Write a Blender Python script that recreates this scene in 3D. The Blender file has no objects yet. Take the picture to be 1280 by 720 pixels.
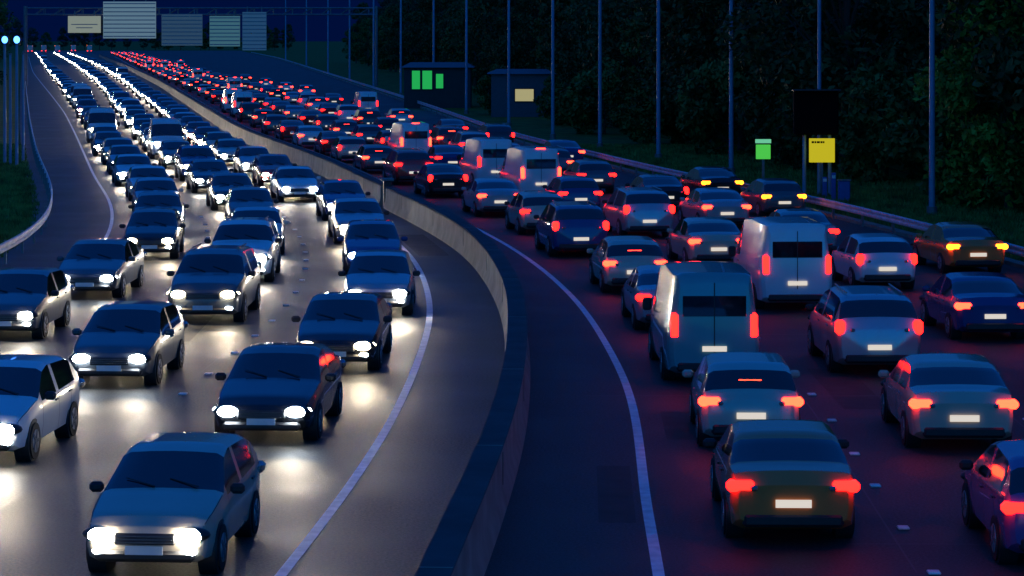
import bpy, math, random
import numpy as np
from mathutils import Matrix, Vector, noise as mnoise
random.seed(7); rng = np.random.default_rng(7)
scn = bpy.context.scene
COL = scn.collection
PI = math.pi
SKY=2.1
F, H, YH = 3200.0, 7.1, 48.0          # solved camera: focal length (px), height above road (m), horizon row

def P(x, y, z=0.0):                   # point on the level z seen at picture position x, y
    d = y - YH
    return ((x-640)*(H-z)/d, F*(H-z)/d, z)

# ------------------------------------------------------------------ objects
def tag(o, label=None, cat=None, group=None, kind=None):
    if label: o['label'] = label
    if cat: o['category'] = cat
    if group: o['group'] = group
    if kind: o['kind'] = kind
    return o
def empty(name, loc, rz=0.0, label=None, cat=None, group=None):
    o = bpy.data.objects.new(name, None); COL.objects.link(o)
    o.location = loc; o.rotation_euler = (0, 0, rz); o.empty_display_size = .2
    return tag(o, label, cat, group)
class MB:
    def __init__(s): s.v=[]; s.f=[]; s.m=[]; s.mats=[]
    def mi(s, m):
        if m not in s.mats: s.mats.append(m)
        return s.mats.index(m)
    def add(s, vs, fs, m, M=None):
        b=len(s.v)
        if M is not None: vs=[tuple(M @ Vector(v)) for v in vs]
        s.v += [tuple(v) for v in vs]; k=s.mi(m)
        for f in fs: s.f.append(tuple(i+b for i in f)); s.m.append(k)
        return s
    def box(s, c, d, m, bev=0.0, M=None):
        x,y,z=c; a,b_,h=d[0]/2,d[1]/2,d[2]/2
        if bev<=0:
            vs=[(x+i*a,y+j*b_,z+k*h) for i in(-1,1) for j in(-1,1) for k in(-1,1)]
            fs=[(0,1,3,2),(4,6,7,5),(0,4,5,1),(2,3,7,6),(0,2,6,4),(1,5,7,3)]
            return s.add(vs,fs,m,M)
        e=min(bev,a*.9,b_*.9,h*.9)
        vs=[]; idx={}
        for i in(-1,1):
            for j in(-1,1):
                for k in(-1,1):
                    for ax in range(3):
                        p=[x+i*(a-e),y+j*(b_-e),z+k*(h-e)]
                        p[ax]=(x,y,z)[ax]+(i,j,k)[ax]*(a,b_,h)[ax]
                        idx[(i,j,k,ax)]=len(vs); vs.append(tuple(p))
        fs=[]
        S=(-1,1)
        for ax in range(3):
            o1,o2=[q for q in range(3) if q!=ax]
            for sg in S:
                q=[]
                for (u,w) in((-1,-1),(1,-1),(1,1),(-1,1)):
                    t=[0,0,0]; t[ax]=sg;t[o1]=u;t[o2]=w; q.append(idx[(t[0],t[1],t[2],ax)])
                fs.append(tuple(q))
        for ax in range(3):
            o1,o2=[q for q in range(3) if q!=ax]
            for u in S:
                for w in S:
                    t=[0,0,0];t[o1]=u;t[o2]=w
                    t[ax]=-1;A=tuple(t); t[ax]=1;B=tuple(t)
                    fs.append((idx[A+(o1,)],idx[B+(o1,)],idx[B+(o2,)],idx[A+(o2,)]))
        for i in S:
            for j in S:
                for k in S: fs.append((idx[(i,j,k,0)],idx[(i,j,k,1)],idx[(i,j,k,2)]))
        return s.add(vs,fs,m,M)
    def cyl(s, p0, p1, r0, r1, m, n=12, cap=True, M=None):
        p0=Vector(p0);p1=Vector(p1);d=(p1-p0).normalized()
        u=d.orthogonal().normalized();w=d.cross(u)
        vs=[];fs=[]
        for p,r in((p0,r0),(p1,r1)):
            for i in range(n):
                a=2*PI*i/n; vs.append(tuple(p+u*math.cos(a)*r+w*math.sin(a)*r))
        for i in range(n):
            j=(i+1)%n; fs.append((i,j,n+j,n+i))
        if cap: fs.append(tuple(range(n))[::-1]); fs.append(tuple(range(n,2*n)))
        return s.add(vs,fs,m,M)
    def ell(s, c, r, m, n=10, k=6, M=None):
        vs=[];fs=[]
        for i in range(1,k):
            t=PI*i/k
            for j in range(n):
                a=2*PI*j/n; vs.append((c[0]+r[0]*math.sin(t)*math.cos(a),c[1]+r[1]*math.sin(t)*math.sin(a),c[2]+r[2]*math.cos(t)))
        a=len(vs); vs.append((c[0],c[1],c[2]+r[2])); vs.append((c[0],c[1],c[2]-r[2]))
        for j in range(n):
            q=(j+1)%n; fs.append((a,j,q)); fs.append((a+1,(k-2)*n+q,(k-2)*n+j))
            for i in range(k-2): fs.append((i*n+j,(i+1)*n+j,(i+1)*n+q,i*n+q))
        return s.add(vs,fs,m,M)
    def build(s, name, parent=None, smooth=False, angle=40):
        me=bpy.data.meshes.new(name)
        me.from_pydata(s.v,[],s.f)
        for m in s.mats: me.materials.append(m)
        me.polygons.foreach_set('material_index', s.m)
        import bmesh
        bm=bmesh.new(); bm.from_mesh(me)
        bmesh.ops.recalc_face_normals(bm, faces=bm.faces[:])
        bm.to_mesh(me); bm.free()
        if smooth:
            me.polygons.foreach_set('use_smooth',[True]*len(me.polygons))
            me.set_sharp_from_angle(angle=math.radians(angle))
        me.update()
        o=bpy.data.objects.new(name,me); COL.objects.link(o)
        if parent: o.parent=parent
        return o

# ------------------------------------------------------------------ materials
def node_mat(name):
    m=bpy.data.materials.new(name); m.use_nodes=True
    nt=m.node_tree; return m,nt,nt.nodes['Principled BSDF']
def mat(name, c, rough=.5, metal=0.0, var=.12, scale=3.0, coat=0.0, spec=.5, bump=0.0, bscale=40):
    m,nt,b=node_mat(name)
    b.inputs['Roughness'].default_value=rough; b.inputs['Metallic'].default_value=metal
    b.inputs['Coat Weight'].default_value=coat; b.inputs['Specular IOR Level'].default_value=spec
    tc=nt.nodes.new('ShaderNodeTexCoord'); nz=nt.nodes.new('ShaderNodeTexNoise')
    nz.inputs['Scale'].default_value=scale; nz.inputs['Detail'].default_value=5
    nt.links.new(tc.outputs['Object'],nz.inputs['Vector'])
    cr=nt.nodes.new('ShaderNodeValToRGB')
    cr.color_ramp.elements[0].position=.3; cr.color_ramp.elements[1].position=.7
    cr.color_ramp.elements[0].color=[x*(1-var) for x in c]+[1]; cr.color_ramp.elements[1].color=[min(1,x*(1+var)) for x in c]+[1]
    nt.links.new(nz.outputs['Fac'],cr.inputs['Fac']); nt.links.new(cr.outputs['Color'],b.inputs['Base Color'])
    if bump>0:
        n2=nt.nodes.new('ShaderNodeTexNoise'); n2.inputs['Scale'].default_value=bscale; n2.inputs['Detail'].default_value=3
        nt.links.new(tc.outputs['Object'],n2.inputs['Vector'])
        bp=nt.nodes.new('ShaderNodeBump'); bp.inputs['Strength'].default_value=bump; bp.inputs['Distance'].default_value=.02
        nt.links.new(n2.outputs['Fac'],bp.inputs['Height']); nt.links.new(bp.outputs['Normal'],b.inputs['Normal'])
    return m
def emit(name, c, s):
    m,nt,b=node_mat(name)
    b.inputs['Base Color'].default_value=(c[0]*.5,c[1]*.5,c[2]*.5,1)
    b.inputs['Emission Color'].default_value=(*c,1); b.inputs['Emission Strength'].default_value=s
    return m
def asphalt(name, base, r0, r1):
    m,nt,b=node_mat(name)
    tc=nt.nodes.new('ShaderNodeTexCoord')
    def nz(sc,det,vec=None):
        n=nt.nodes.new('ShaderNodeTexNoise'); n.inputs['Scale'].default_value=sc; n.inputs['Detail'].default_value=det
        nt.links.new(vec or tc.outputs['Object'],n.inputs['Vector']); return n
    mp=nt.nodes.new('ShaderNodeMapping'); mp.inputs['Scale'].default_value=(.9,.06,1); nt.links.new(tc.outputs['Object'],mp.inputs['Vector'])
    a=nz(1.0,6,mp.outputs['Vector']); fine=nz(60,2); mid=nz(.35,5)
    mix=nt.nodes.new('ShaderNodeMath'); mix.operation='MULTIPLY_ADD'
    nt.links.new(a.outputs['Fac'],mix.inputs[0]); mix.inputs[1].default_value=.55; nt.links.new(mid.outputs['Fac'],mix.inputs[2])
    cr=nt.nodes.new('ShaderNodeValToRGB'); cr.color_ramp.elements[0].position=.55; cr.color_ramp.elements[1].position=1.0
    cr.color_ramp.elements[0].color=[x*.5 for x in base]+[1]; cr.color_ramp.elements[1].color=[x*1.7 for x in base]+[1]
    nt.links.new(mix.outputs[0],cr.inputs['Fac'])
    m2=nt.nodes.new('ShaderNodeMix'); m2.data_type='RGBA'; m2.blend_type='MULTIPLY'; m2.inputs['Factor'].default_value=1
    sp=nt.nodes.new('ShaderNodeValToRGB'); sp.color_ramp.elements[0].position=.38; sp.color_ramp.elements[1].position=.62; sp.color_ramp.elements[0].color=(.35,.35,.35,1); sp.color_ramp.elements[1].color=(1.25,1.22,1.18,1)
    grain=nz(22,3); nt.links.new(grain.outputs['Fac'],sp.inputs['Fac'])
    nt.links.new(cr.outputs['Color'],m2.inputs['A']); nt.links.new(sp.outputs['Color'],m2.inputs['B'])
    nt.links.new(m2.outputs['Result'],b.inputs['Base Color'])
    rr=nt.nodes.new('ShaderNodeMapRange'); rr.inputs['From Min'].default_value=.3; rr.inputs['From Max'].default_value=.7
    rr.inputs['To Min'].default_value=r0; rr.inputs['To Max'].default_value=r1
    nt.links.new(mid.outputs['Fac'],rr.inputs['Value']); nt.links.new(rr.outputs['Result'],b.inputs['Roughness'])
    bp=nt.nodes.new('ShaderNodeBump'); bp.inputs['Strength'].default_value=.6; bp.inputs['Distance'].default_value=.012
    nt.links.new(fine.outputs['Fac'],bp.inputs['Height']); nt.links.new(bp.outputs['Normal'],b.inputs['Normal'])
    return m
M_ASPH_L=asphalt('asphalt_worn',(.055,.051,.043),.48,.66); M_ASPH_R=asphalt('asphalt_dark',(.034,.033,.036),.55,.72)
M_LINE=mat('road_paint',(.85,.84,.8),.6,var=.2,scale=4)
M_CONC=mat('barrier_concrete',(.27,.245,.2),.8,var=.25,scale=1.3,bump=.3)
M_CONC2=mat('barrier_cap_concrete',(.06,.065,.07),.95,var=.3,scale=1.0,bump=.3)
M_STEEL=mat('galvanised_steel',(.6,.6,.62),.5,.2,var=.2,scale=2)
M_STEELD=mat('weathered_steel_post',(.2,.21,.22),.55,.5,var=.2)
M_POLE=mat('blue_grey_pole_paint',(.14,.3,.45),.45,.1,var=.1)
M_BLACK=mat('black_rubber',(.012,.012,.012),.75)
M_TRIM=mat('black_plastic_trim',(.02,.02,.022),.45)
M_RIM=mat('alloy_rim',(.45,.46,.48),.3,.8)
M_GLASS=mat('dark_car_glass',(.012,.015,.018),.05,0,var=.05,spec=1.0,coat=1.0)
M_CHROME=mat('chrome_grille',(.5,.5,.52),.2,.95)
M_PLATE=mat('number_plate',(.7,.7,.66),.5)
M_SIGNB=mat('sign_back_aluminium',(.5,.54,.56),.45,.3,var=.15,scale=.8)
M_SIGNR=mat('sign_rib_aluminium',(.25,.28,.3),.5,.3)
M_BOXB=mat('board_black',(.003,.003,.004),.95,spec=.1)
M_YEL=mat('yellow_sign_paint',(.75,.6,.02),.5,var=.06)
M_CREAM=mat('cream_sign_paint',(.75,.68,.42),.5,var=.08)
M_BRICK=mat('dark_render_wall',(.03,.045,.045),.8)
M_ROOF=mat('grey_roof_sheet',(.05,.085,.11),.6)
M_BLUEM=mat('blue_marker_paint',(.05,.12,.4),.4)
M_BARK=mat('tree_bark',(.07,.055,.04),.9,bump=.4,bscale=12)
L_HEAD=emit('headlight_glow',(1,.93,.80),120); L_HEAD2=emit('headlight_glow_cool',(.82,.92,1),75); L_HEAD3=emit('headlight_glow_warm',(1,.82,.52),60); L_DRL=emit('daytime_light_strip',(.8,.92,1),30)
L_TAIL=emit('tail_light_glow',(1,.006,.004),13); L_BRAKE=emit('brake_light_glow',(1,.022,.008),17)
L_AMBER=emit('amber_light_glow',(1,.15,.004),16); L_BLUE=emit('blue_white_lamp_glow',(.06,.26,1),7)
L_GREENW=emit('green_lit_window',(.02,.5,.09),.75); L_GREEN=emit('green_lit_panel',(.08,.62,.07),.85)
L_GREENP=emit('pale_green_lit_strip',(.2,.75,.4),.7); L_YEL=emit('yellow_lit_panel',(.6,.5,.01),.85); L_CREAM=emit('cream_lit_panel',(.5,.44,.2),.75)
L_PALE=emit('pale_sign_glow',(.30,.42,.36),.7)
L_PLATE=emit('lamplit_plate_glow',(1,.88,.7),.7)  # plate surface itself glows, in place of a lamp shining on it

# ------------------------------------------------------------------ traced road lines, solved onto the road plane
TR_L0=[(350,720),(402,655),(435,612),(455,580),(480,545),(505,495),(520,460),(532,425),(539,402),(540,382),(536,365),(525,332),(512,315),(501,305),(475,285),(440,262),(400,241),(340,211),(305,194),(250,155),(200,124),(170,102),(140,86),(110,73),(85,65)]
TR_D1=[(60,605),(140,555),(200,515),(241,486),(290,443),(315,425),(343,402),(368,372),(382,350),(386,325),(382,305),(370,285),(350,265),(320,243),(285,222),(231,192),(205,165),(185,142),(165,120),(148,105),(125,88),(95,73),(75,65)]
TR_D2=[(0,482),(100,428),(170,385),(225,352),(250,335),(260,322),(263,308),(262,290),(258,275),(246,260),(222,240),(200,224),(168,192),(148,165),(133,143),(118,122),(104,105),(88,90),(70,76),(55,65)]
TR_LE=[(0,378),(60,352),(110,326),(127,310),(137,295),(142,280),(143,265),(139,250),(131,238),(121,226),(107,194),(96,169),(82,141),(66,120),(52,103),(42,90),(38,76),(36,66)]
TR_GL=[(0,338),(40,315),(62,290),(68,262),(62,240),(47,205),(38,160),(33,110),(32,85),(31,66)]
TR_R0=[(822,720),(818,673),(807,640),(804,600),(797,533),(786,481),(762,437),(747,410),(730,385),(707,360),(680,337),(657,320),(630,302),(600,287),(560,268),(515,248),(467,230),(392,200),(308,165),(240,120),(190,96),(145,71),(125,63)]
TR_B=[(545,660),(573,605),(602,539),(617,500),(626,467),(631,435),(634,410),(634,380),(630,352),(612,320),(590,292),(560,272),(515,250)]
TR_B2=[(450,245),(400,217),(300,177),(200,108),(162,88),(110,64)]
TR_R=[(1280,308),(1165,280),(1000,240),(860,217),(640,165),(500,118),(350,72),(300,62)]
U=np.linspace(math.log(24),math.log(1500),420); DG=np.exp(U)
def ground(pts,z=0.0,dx=0.0):
    a=np.array(pts,float); d=a[:,1]-YH
    return F*(H-z)/d,(a[:,0]-640)*(H-z)/d+dx
def smooth(y,s):
    k=int(s*3); w=np.exp(-.5*(np.arange(-k,k+1)/s)**2); w/=w.sum()
    yp=np.concatenate([2*y[0]-y[1:k+1][::-1],y,2*y[-1]-y[-k-1:-1][::-1]])
    return np.convolve(yp,w,'valid')
def curve(D,x,near=None,far=True,s=6):
    o=np.argsort(D); D=D[o];x=x[o]
    y=np.interp(DG,D,x)
    if near is not None:
        i0=np.searchsorted(DG,D[0]); off=y[i0]-near[i0]; y[:i0]=near[:i0]+off
    else:
        i0=np.searchsorted(DG,D[0])+1; j=i0+14; sl=(y[j]-y[i0])/(DG[j]-DG[i0]); y[:i0]=y[i0]+sl*(DG[:i0]-DG[i0])
    i1=np.searchsorted(DG,D[-1])-1
    if i1<len(DG)-1:
        sl=(y[i1]-y[i1-12])/(DG[i1]-DG[i1-12]); y[i1:]=y[i1]+sl*(DG[i1:]-DG[i1])
    return smooth(y,s)
cL0=curve(*ground(TR_L0)); cD1=curve(*ground(TR_D1),near=cL0); cD2=curve(*ground(TR_D2),near=cD1); cLE=curve(*ground(TR_LE),near=cD2)
cGL=curve(*ground(TR_GL),near=cLE)
cR0=curve(*ground(TR_R0))
bd,bx=ground(TR_B,.85,.24); b2d,b2x=ground(TR_B2,0,.28)
cB=curve(np.concatenate([bd,b2d]),np.concatenate([bx,b2x]))
slR=np.gradient(cR0,DG); nR=np.sqrt(1+slR**2)
cR1=smooth(cR0+3.65*nR,6); cR2=smooth(cR0+7.3*nR,6); cR3=smooth(cR0+10.95*nR,6)
gd,gx=ground(TR_R,.75)
cGR=curve(gd,gx,near=cR0+15.3)
def at(c,D): return float(np.interp(D,DG,c))
def head(c,D): return math.atan2(at(c,D+1)-at(c,D-1),2)      # angle off the +Y axis, to the right
def path(c,D0,D1,step,off=0.0,zz=0.0):                        # points along a line with a sideways offset
    out=[];D=D0
    while D<=D1:
        a=head(c,D); out.append((at(c,D)+off*math.cos(a),D-off*math.sin(a),zz)); D+=step*max(1,D/120)
    return out
def strip(name,ca,cb,z,m,D0=24,D1=1500,n=6,lip=0,kind='structure'):
    b=MB(); vs=[];fs=[]; I=[i for i in range(0,len(DG),2) if D0<=DG[i]<=D1]
    for i in I:
        for k in range(n+1): vs.append((ca[i]+(cb[i]-ca[i])*k/n,DG[i],z))
    for r in range(len(I)-1):
        for k in range(n): a=r*(n+1)+k; fs.append((a,a+1,a+n+2,a+n+1))
    b.add(vs,fs,m); o=b.build(name); return tag(o,kind=kind)
def ribbon(name,c,w,z,m,D0,D1):
    b=MB(); pl=path(c,D0,D1,1.2,-w/2,z); pr=path(c,D0,D1,1.2,w/2,z); n=len(pl)
    b.add(pl+pr,[(i,i+n,i+n+1,i+1) for i in range(n-1)],m); return tag(b.build(name),kind='structure')
def sweep(b,pts_c,prof,m,D0,D1,step,off=0.0,closed=True,cap=True):
    # sweep a profile of (sideways, height) points along a line
    rings=[]
    D=D0;Ds=[]
    while D<D1: Ds.append(D); D+=step*max(1,D/120)
    Ds.append(D1)
    vs=[];k=len(prof)
    for D in Ds:
        a=head(pts_c,D); x=at(pts_c,D)
        for (u,w) in prof: vs.append((x+(u+off)*math.cos(a),D-(u+off)*math.sin(a),w))
    fs=[]
    for i in range(len(Ds)-1):
        for j in range(k if closed else k-1):
            q=(j+1)%k; fs.append((i*k+j,i*k+q,(i+1)*k+q,(i+1)*k+j))
    if cap and closed: fs.append(tuple(range(k))); fs.append(tuple(range((len(Ds)-1)*k,len(Ds)*k)))
    b.add(vs,fs,m)
    return b

# ------------------------------------------------------------------ ground and roads
def grass_ground():
    m,nt,b=node_mat('grass_ground'); tc=nt.nodes.new('ShaderNodeTexCoord'); n=nt.nodes.new('ShaderNodeTexNoise')
    n.inputs['Scale'].default_value=.6; n.inputs['Detail'].default_value=8; nt.links.new(tc.outputs['Object'],n.inputs['Vector'])
    cr=nt.nodes.new('ShaderNodeValToRGB'); cr.color_ramp.elements[0].color=(.045,.09,.02,1); cr.color_ramp.elements[1].color=(.12,.2,.04,1)
    cr.color_ramp.elements[0].position=.35; cr.color_ramp.elements[1].position=.7
    nt.links.new(n.outputs['Fac'],cr.inputs['Fac']); nt.links.new(cr.outputs['Color'],b.inputs['Base Color']); b.inputs['Roughness'].default_value=.95
    b.inputs['Specular IOR Level'].default_value=.1
    return m
M_GRASS=grass_ground()
g=MB(); g.add([(-3500,-200,-.03),(3500,-200,-.03),(3500,6000,-.03),(-3500,6000,-.03)],[(0,1,2,3)],M_GRASS); tag(g.build('ground'),kind='structure')
strip('left_carriageway',cGL-.8,cB,0.0,M_ASPH_L)
strip('right_carriageway',cB,cGR+1.0,0.0,M_ASPH_R)
ribbon('edge_line',cL0,.16,.005,M_LINE,26,1000)
ribbon('edge_line',cLE,.13,.005,M_LINE,26,1000)
ribbon('edge_line',cR0,.16,.005,M_LINE,26,1000)
def dashes(c,D0,D1,L,gap,w,z=.005):
    b=MB();D=D0
    while D<D1:
        pl=path(c,D,D+L+.01,L/3,-w/2,z);pr=path(c,D,D+L+.01,L/3,w/2,z);n=min(len(pl),len(pr))
        b.add(pl[:n]+pr[:n],[(i,i+n,i+n+1,i+1) for i in range(n-1)],M_LINE); D+=L+gap
    return tag(b.build('lane_marking'),kind='structure')
dashes(cR3,60,420,2.5,7.5,.12)
M_TAR=mat('tar_seam',(.012,.012,.013),.5); M_PATCH=mat('asphalt_repair_patch',(.036,.034,.031),.8,var=.3,scale=2,bump=.4)
def across(c,D,o0,o1,w,m,z=.003):
    a=head(c,D); pts=[]
    for dd in(-w/2,w/2):
        n=6
        for i in range(n+1):
            o=o0+(o1-o0)*i/n; pts.append((at(c,D+dd)+o*math.cos(a),D+dd-o*math.sin(a)+.03*math.sin(i*2.3),z))
    b=MB(); b.add(pts,[(i,i+1,i+8,i+7) for i in range(6)],m); return b
for c,o0,o1 in((cL0,-11.0,1.9),(cR0,-.9,15)):
    D=36
    while D<240:
        tag(across(c,D,o0+random.choice([0,3.6]),o1-random.choice([0,0,3.7]),.05,M_TAR).build('tar_seam'),kind='structure'); D+=random.uniform(7,15)
for c,D,o0,w,L in((cL0,41,-3.0,1.3,4),(cL0,63,-6.6,1.1,6),(cR0,40,-.75,.55,5),(cR0,47,.5,1.1,3.4),(cR1,52,.4,.9,6),(cL0,88,.3,1.0,9)):
    tag(across(c,D,o0,o0+w,L,M_PATCH,.0025).build('repair_patch'),kind='structure')
for c in(cD1,cR1,cR2): 
    b=ribbon('tar_seam',c-.22,.03,.0035,M_TAR,34,260)
# raised studs between the lanes
stud=None
def studs(c,D0,D1,step,where):
    global stud
    D=D0;k=0
    while D<D1:
        Dj=D+random.uniform(-.5,.5)
        if stud is None:
            b=MB(); b.box((0,0,.016),(.17,.20,.032),M_LINE,.012); o=b.build('road_stud'); stud=o
        else: o=stud.copy(); COL.objects.link(o)
        o.location=(at(c,Dj),Dj,.004); o.rotation_euler=(0,0,-head(c,Dj))
        tag(o,'small white raised road stud in the dotted line '+where,'road stud','road studs '+where)
        D+=step;k+=1
studs(cD1,51,104,3.4,'between the inner two oncoming lanes')
studs(cD2,74,104,3.4,'between the outer two oncoming lanes')
studs(cR1,33.5,108,3.4,'between the first two departing lanes')
studs(cR2,48,110,4.2,'between second and third departing lanes')

# ------------------------------------------------------------------ median barrier
BP=[(-.28,0),(-.26,.12),(-.20,.30),(-.185,.80),(-.15,.85),(.15,.85),(.185,.80),(.20,.30),(.26,.12),(.28,0)]
def barrier(D0,D1,label,step):
    r=empty('concrete_barrier',(0,0,0),label=label,cat='barrier',group='concrete barriers of the median')
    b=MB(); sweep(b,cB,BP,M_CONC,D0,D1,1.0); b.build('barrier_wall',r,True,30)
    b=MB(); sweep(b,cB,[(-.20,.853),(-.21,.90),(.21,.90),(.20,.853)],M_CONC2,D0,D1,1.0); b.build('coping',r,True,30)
    b=MB(); D=D0+6
    while D<min(D1,240):
        a=head(cB,D); x=at(cB,D); R=Matrix.Translation((x,D,0))@Matrix.Rotation(-a,4,'Z')
        b.box((0,0,.902),(.40,.022,.006),M_CONC,M=R); b.box((-.2025,0,.55),(.008,.03,.5),M_TRIM,M=R); b.box((.2025,0,.55),(.008,.03,.5),M_TRIM,M=R)
        D+=9
    b.build('joint_strip',r)
    return r
barrier(24,107.0,'long curving concrete median barrier in the foreground with dark flat top and brown side',1)
barrier(108.6,1000,'far concrete median barrier with beige side, beyond the gap and its dark post',1)
D=107.8; r=empty('barrier_end_post',(at(cB,D),D,0),-head(cB,D),'stubby dark post standing in the gap between the two concrete median barriers','post')
b=MB(); b.box((0,0,.55),(.34,.34,1.1),M_TRIM,.03); b.build('post_body',r); b=MB(); b.box((0,0,1.16),(.5,.5,.12),M_STEELD,.02); b.build('post_cap',r)

# ------------------------------------------------------------------ steel guard rails
def w_beam(z,t=.03):
    pr=[(0,-.155),(.04,-.12),(.04,-.06),(0,-.02),(0,.02),(.04,.06),(.04,.12),(0,.155)]
    o=[(u,z+w) for u,w in pr]; i=[(u-.012,z+w) for u,w in pr[::-1]]
    return o+i
def guard_rail(c,D0,D1,side,off,label,post_to,step=4.0,z=.6):
    r=empty('guard_rail',(0,0,0),label=label,cat='guard rail')
    b=MB(); pr=[(side*u,w) for u,w in w_beam(z)]; sweep(b,c,pr,M_STEEL,D0,D1,1.5,off); b.build('rail_beam',r,True,25)
    first=None;D=D0+.5;n=0
    while D<min(D1,post_to) and n<99:
        a=head(c,D); x=at(c,D); o_=off-side*.09
        loc=(x+o_*math.cos(a),D-o_*math.sin(a),0)
        if first is None:
            pb=MB(); pb.box((0,0,.38),(.08,.12,.76),M_STEELD); first=o=pb.build('rail_post',r)
        else: o=first.copy(); COL.objects.link(o); o.parent=r
        o.location=loc; o.rotation_euler=(0,0,-a); D+=step*max(1,D/150); n+=1
    return r
guard_rail(cGR,60,1200,-1,0,'long steel guard rail along the outer right shoulder below the tall blue poles',1200,4,.6)
guard_rail(cGL,40,900,1,0,'steel guard rail curving round the grass at the outer left shoulder',900,4,.6)
guard_rail(cB,112,330,1,.62,'thin dark steel rail just behind the far concrete median barrier',330,4,.62)
b=MB();sweep(b,cGR,[(-.25,0),(-.25,.12),(.15,.12),(.15,0)],M_CONC,60,900,2,.5);tag(b.build('kerb'),kind='structure')

# ------------------------------------------------------------------ vehicles
KINDS={
 'hatchback':dict(L=4.1,W=1.76,top=[(0,.60),(.02,.70),(.08,.82),(.24,.97),(.28,1.0),(.45,1.40),(.54,1.47),(.82,1.43),(.90,1.33),(.97,1.04),(1,.86)],
   belt=[(0,.56),(.04,.68),(.25,.90),(.96,.99),(1,.82)],ws=(.285,.45),rs=(.895,.968),sg=(.33,.87),pil=(.56,.60),wh=(.19,.81)),
 'saloon_car':dict(L=4.7,W=1.82,top=[(0,.58),(.02,.68),(.08,.80),(.25,.94),(.29,.97),(.43,1.35),(.52,1.44),(.70,1.40),(.76,1.30),(.86,1.08),(.97,1.04),(1,.86)],
   belt=[(0,.54),(.04,.66),(.25,.88),(.84,.98),(.97,.96),(1,.80)],ws=(.295,.43),rs=(.745,.855),sg=(.32,.77),pil=(.54,.575),wh=(.185,.80)),
 'estate_suv':dict(L=4.65,W=1.90,top=[(0,.72),(.02,.84),(.07,.98),(.23,1.12),(.27,1.15),(.40,1.57),(.50,1.68),(.85,1.64),(.91,1.55),(.975,1.20),(1,.95)],
   belt=[(0,.66),(.04,.80),(.25,1.04),(.97,1.12),(1,.92)],ws=(.275,.405),rs=(.905,.97),sg=(.31,.89),pil=(.53,.565),wh=(.19,.80)),
 'delivery_van':dict(L=5.3,W=2.0,top=[(0,.78),(.015,.95),(.05,1.08),(.15,1.25),(.17,1.30),(.29,2.05),(.34,2.22),(.55,2.30),(.97,2.28),(.99,2.2),(1,2.05)],
   belt=[(0,.72),(.03,.95),(.16,1.15),(.30,1.20),(1,1.20)],ws=(.175,.285),rs=(.2,.2),sg=(.19,.33),pil=(0,0),wh=(.17,.80)),
}
def interp(k,t):
    xs=[a for a,_ in k]; ys=[b for _,b in k]; return float(np.interp(t,xs,ys))
def shell(k):
    K=KINDS[k]; L,W=K['L'],K['W']/2
    ts=sorted(set([0,.006,.02,.04,.07,1,.994,.985,.97,.955]+[round(i/44,4) for i in range(45)]+[*K['ws'],*K['rs'],*K['sg'],*K['pil']]))
    TS[k]=ts
    rings=[]
    for t in ts:
        zt=interp(K['top'],t); zb=min(interp(K['belt'],t),zt-.02)
        wb=W*float(np.interp(t,[0,.01,.04,.12,.3,.85,.95,.985,1],[.74,.82,.91,.97,1,.99,.96,.92,.84]))
        cab=max(0,zt-zb-.08)
        wr=wb*.95-(.34 if k!='delivery_van' else .13)*cab
        z0=.22+float(np.interp(t,[0,.05,.95,1],[.12,0,0,.12]))
        half=[(0,z0),(wb*.8,z0),(wb*.96,z0+.06),(wb,z0+(zb-z0)*.45),(wb*.995,zb-(zb-z0)*.12),(wb*.96,zb),(wr,zt-min(.06,(zt-zb)*.4)),(wr*.86,zt-.006),(wr*.45,zt+.012),(0,zt+.018)]
        y=L/2-t*L
        ring=[(x,y,z) for x,z in half]+[(-x,y,z) for x,z in half[-2:0:-1]]
        rings.append(ring)
    n=len(rings[0]); verts=[p for r in rings for p in r]
    body=[];glass={'windscreen':[],'rear_window':[],'side_window':[]}
    H_=9
    for i in range(len(ts)-1):
        tm=(ts[i]+ts[i+1])/2
        for j in range(n):
            q=(j+1)%n; f=(i*n+j,i*n+q,(i+1)*n+q,(i+1)*n+j)
            jj=j if j<9 else n-1-j     # mirrored segment index
            top=jj>=6; side=jj==5
            tgt=body
            if K['ws'][0]<=tm<=K['ws'][1] and top: tgt=glass['windscreen']
            elif K['rs'][0]<tm<K['rs'][1] and top: tgt=glass['rear_window']
            elif K['sg'][0]<=tm<=K['sg'][1] and side and not(K['pil'][0]<tm<K['pil'][1]): tgt=glass['side_window']
            tgt.append(f)
    body.append(tuple(range(n))); body.append(tuple(range((len(ts)-1)*n,len(ts)*n)))
    return verts,body,glass
def compact(vs,fs):
    ids=sorted({i for f in fs for i in f}); mp={a:b for b,a in enumerate(ids)}
    return [vs[i] for i in ids],[tuple(mp[i] for i in f) for f in fs]
TS={}
SH={k:shell(k) for k in KINDS}
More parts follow.
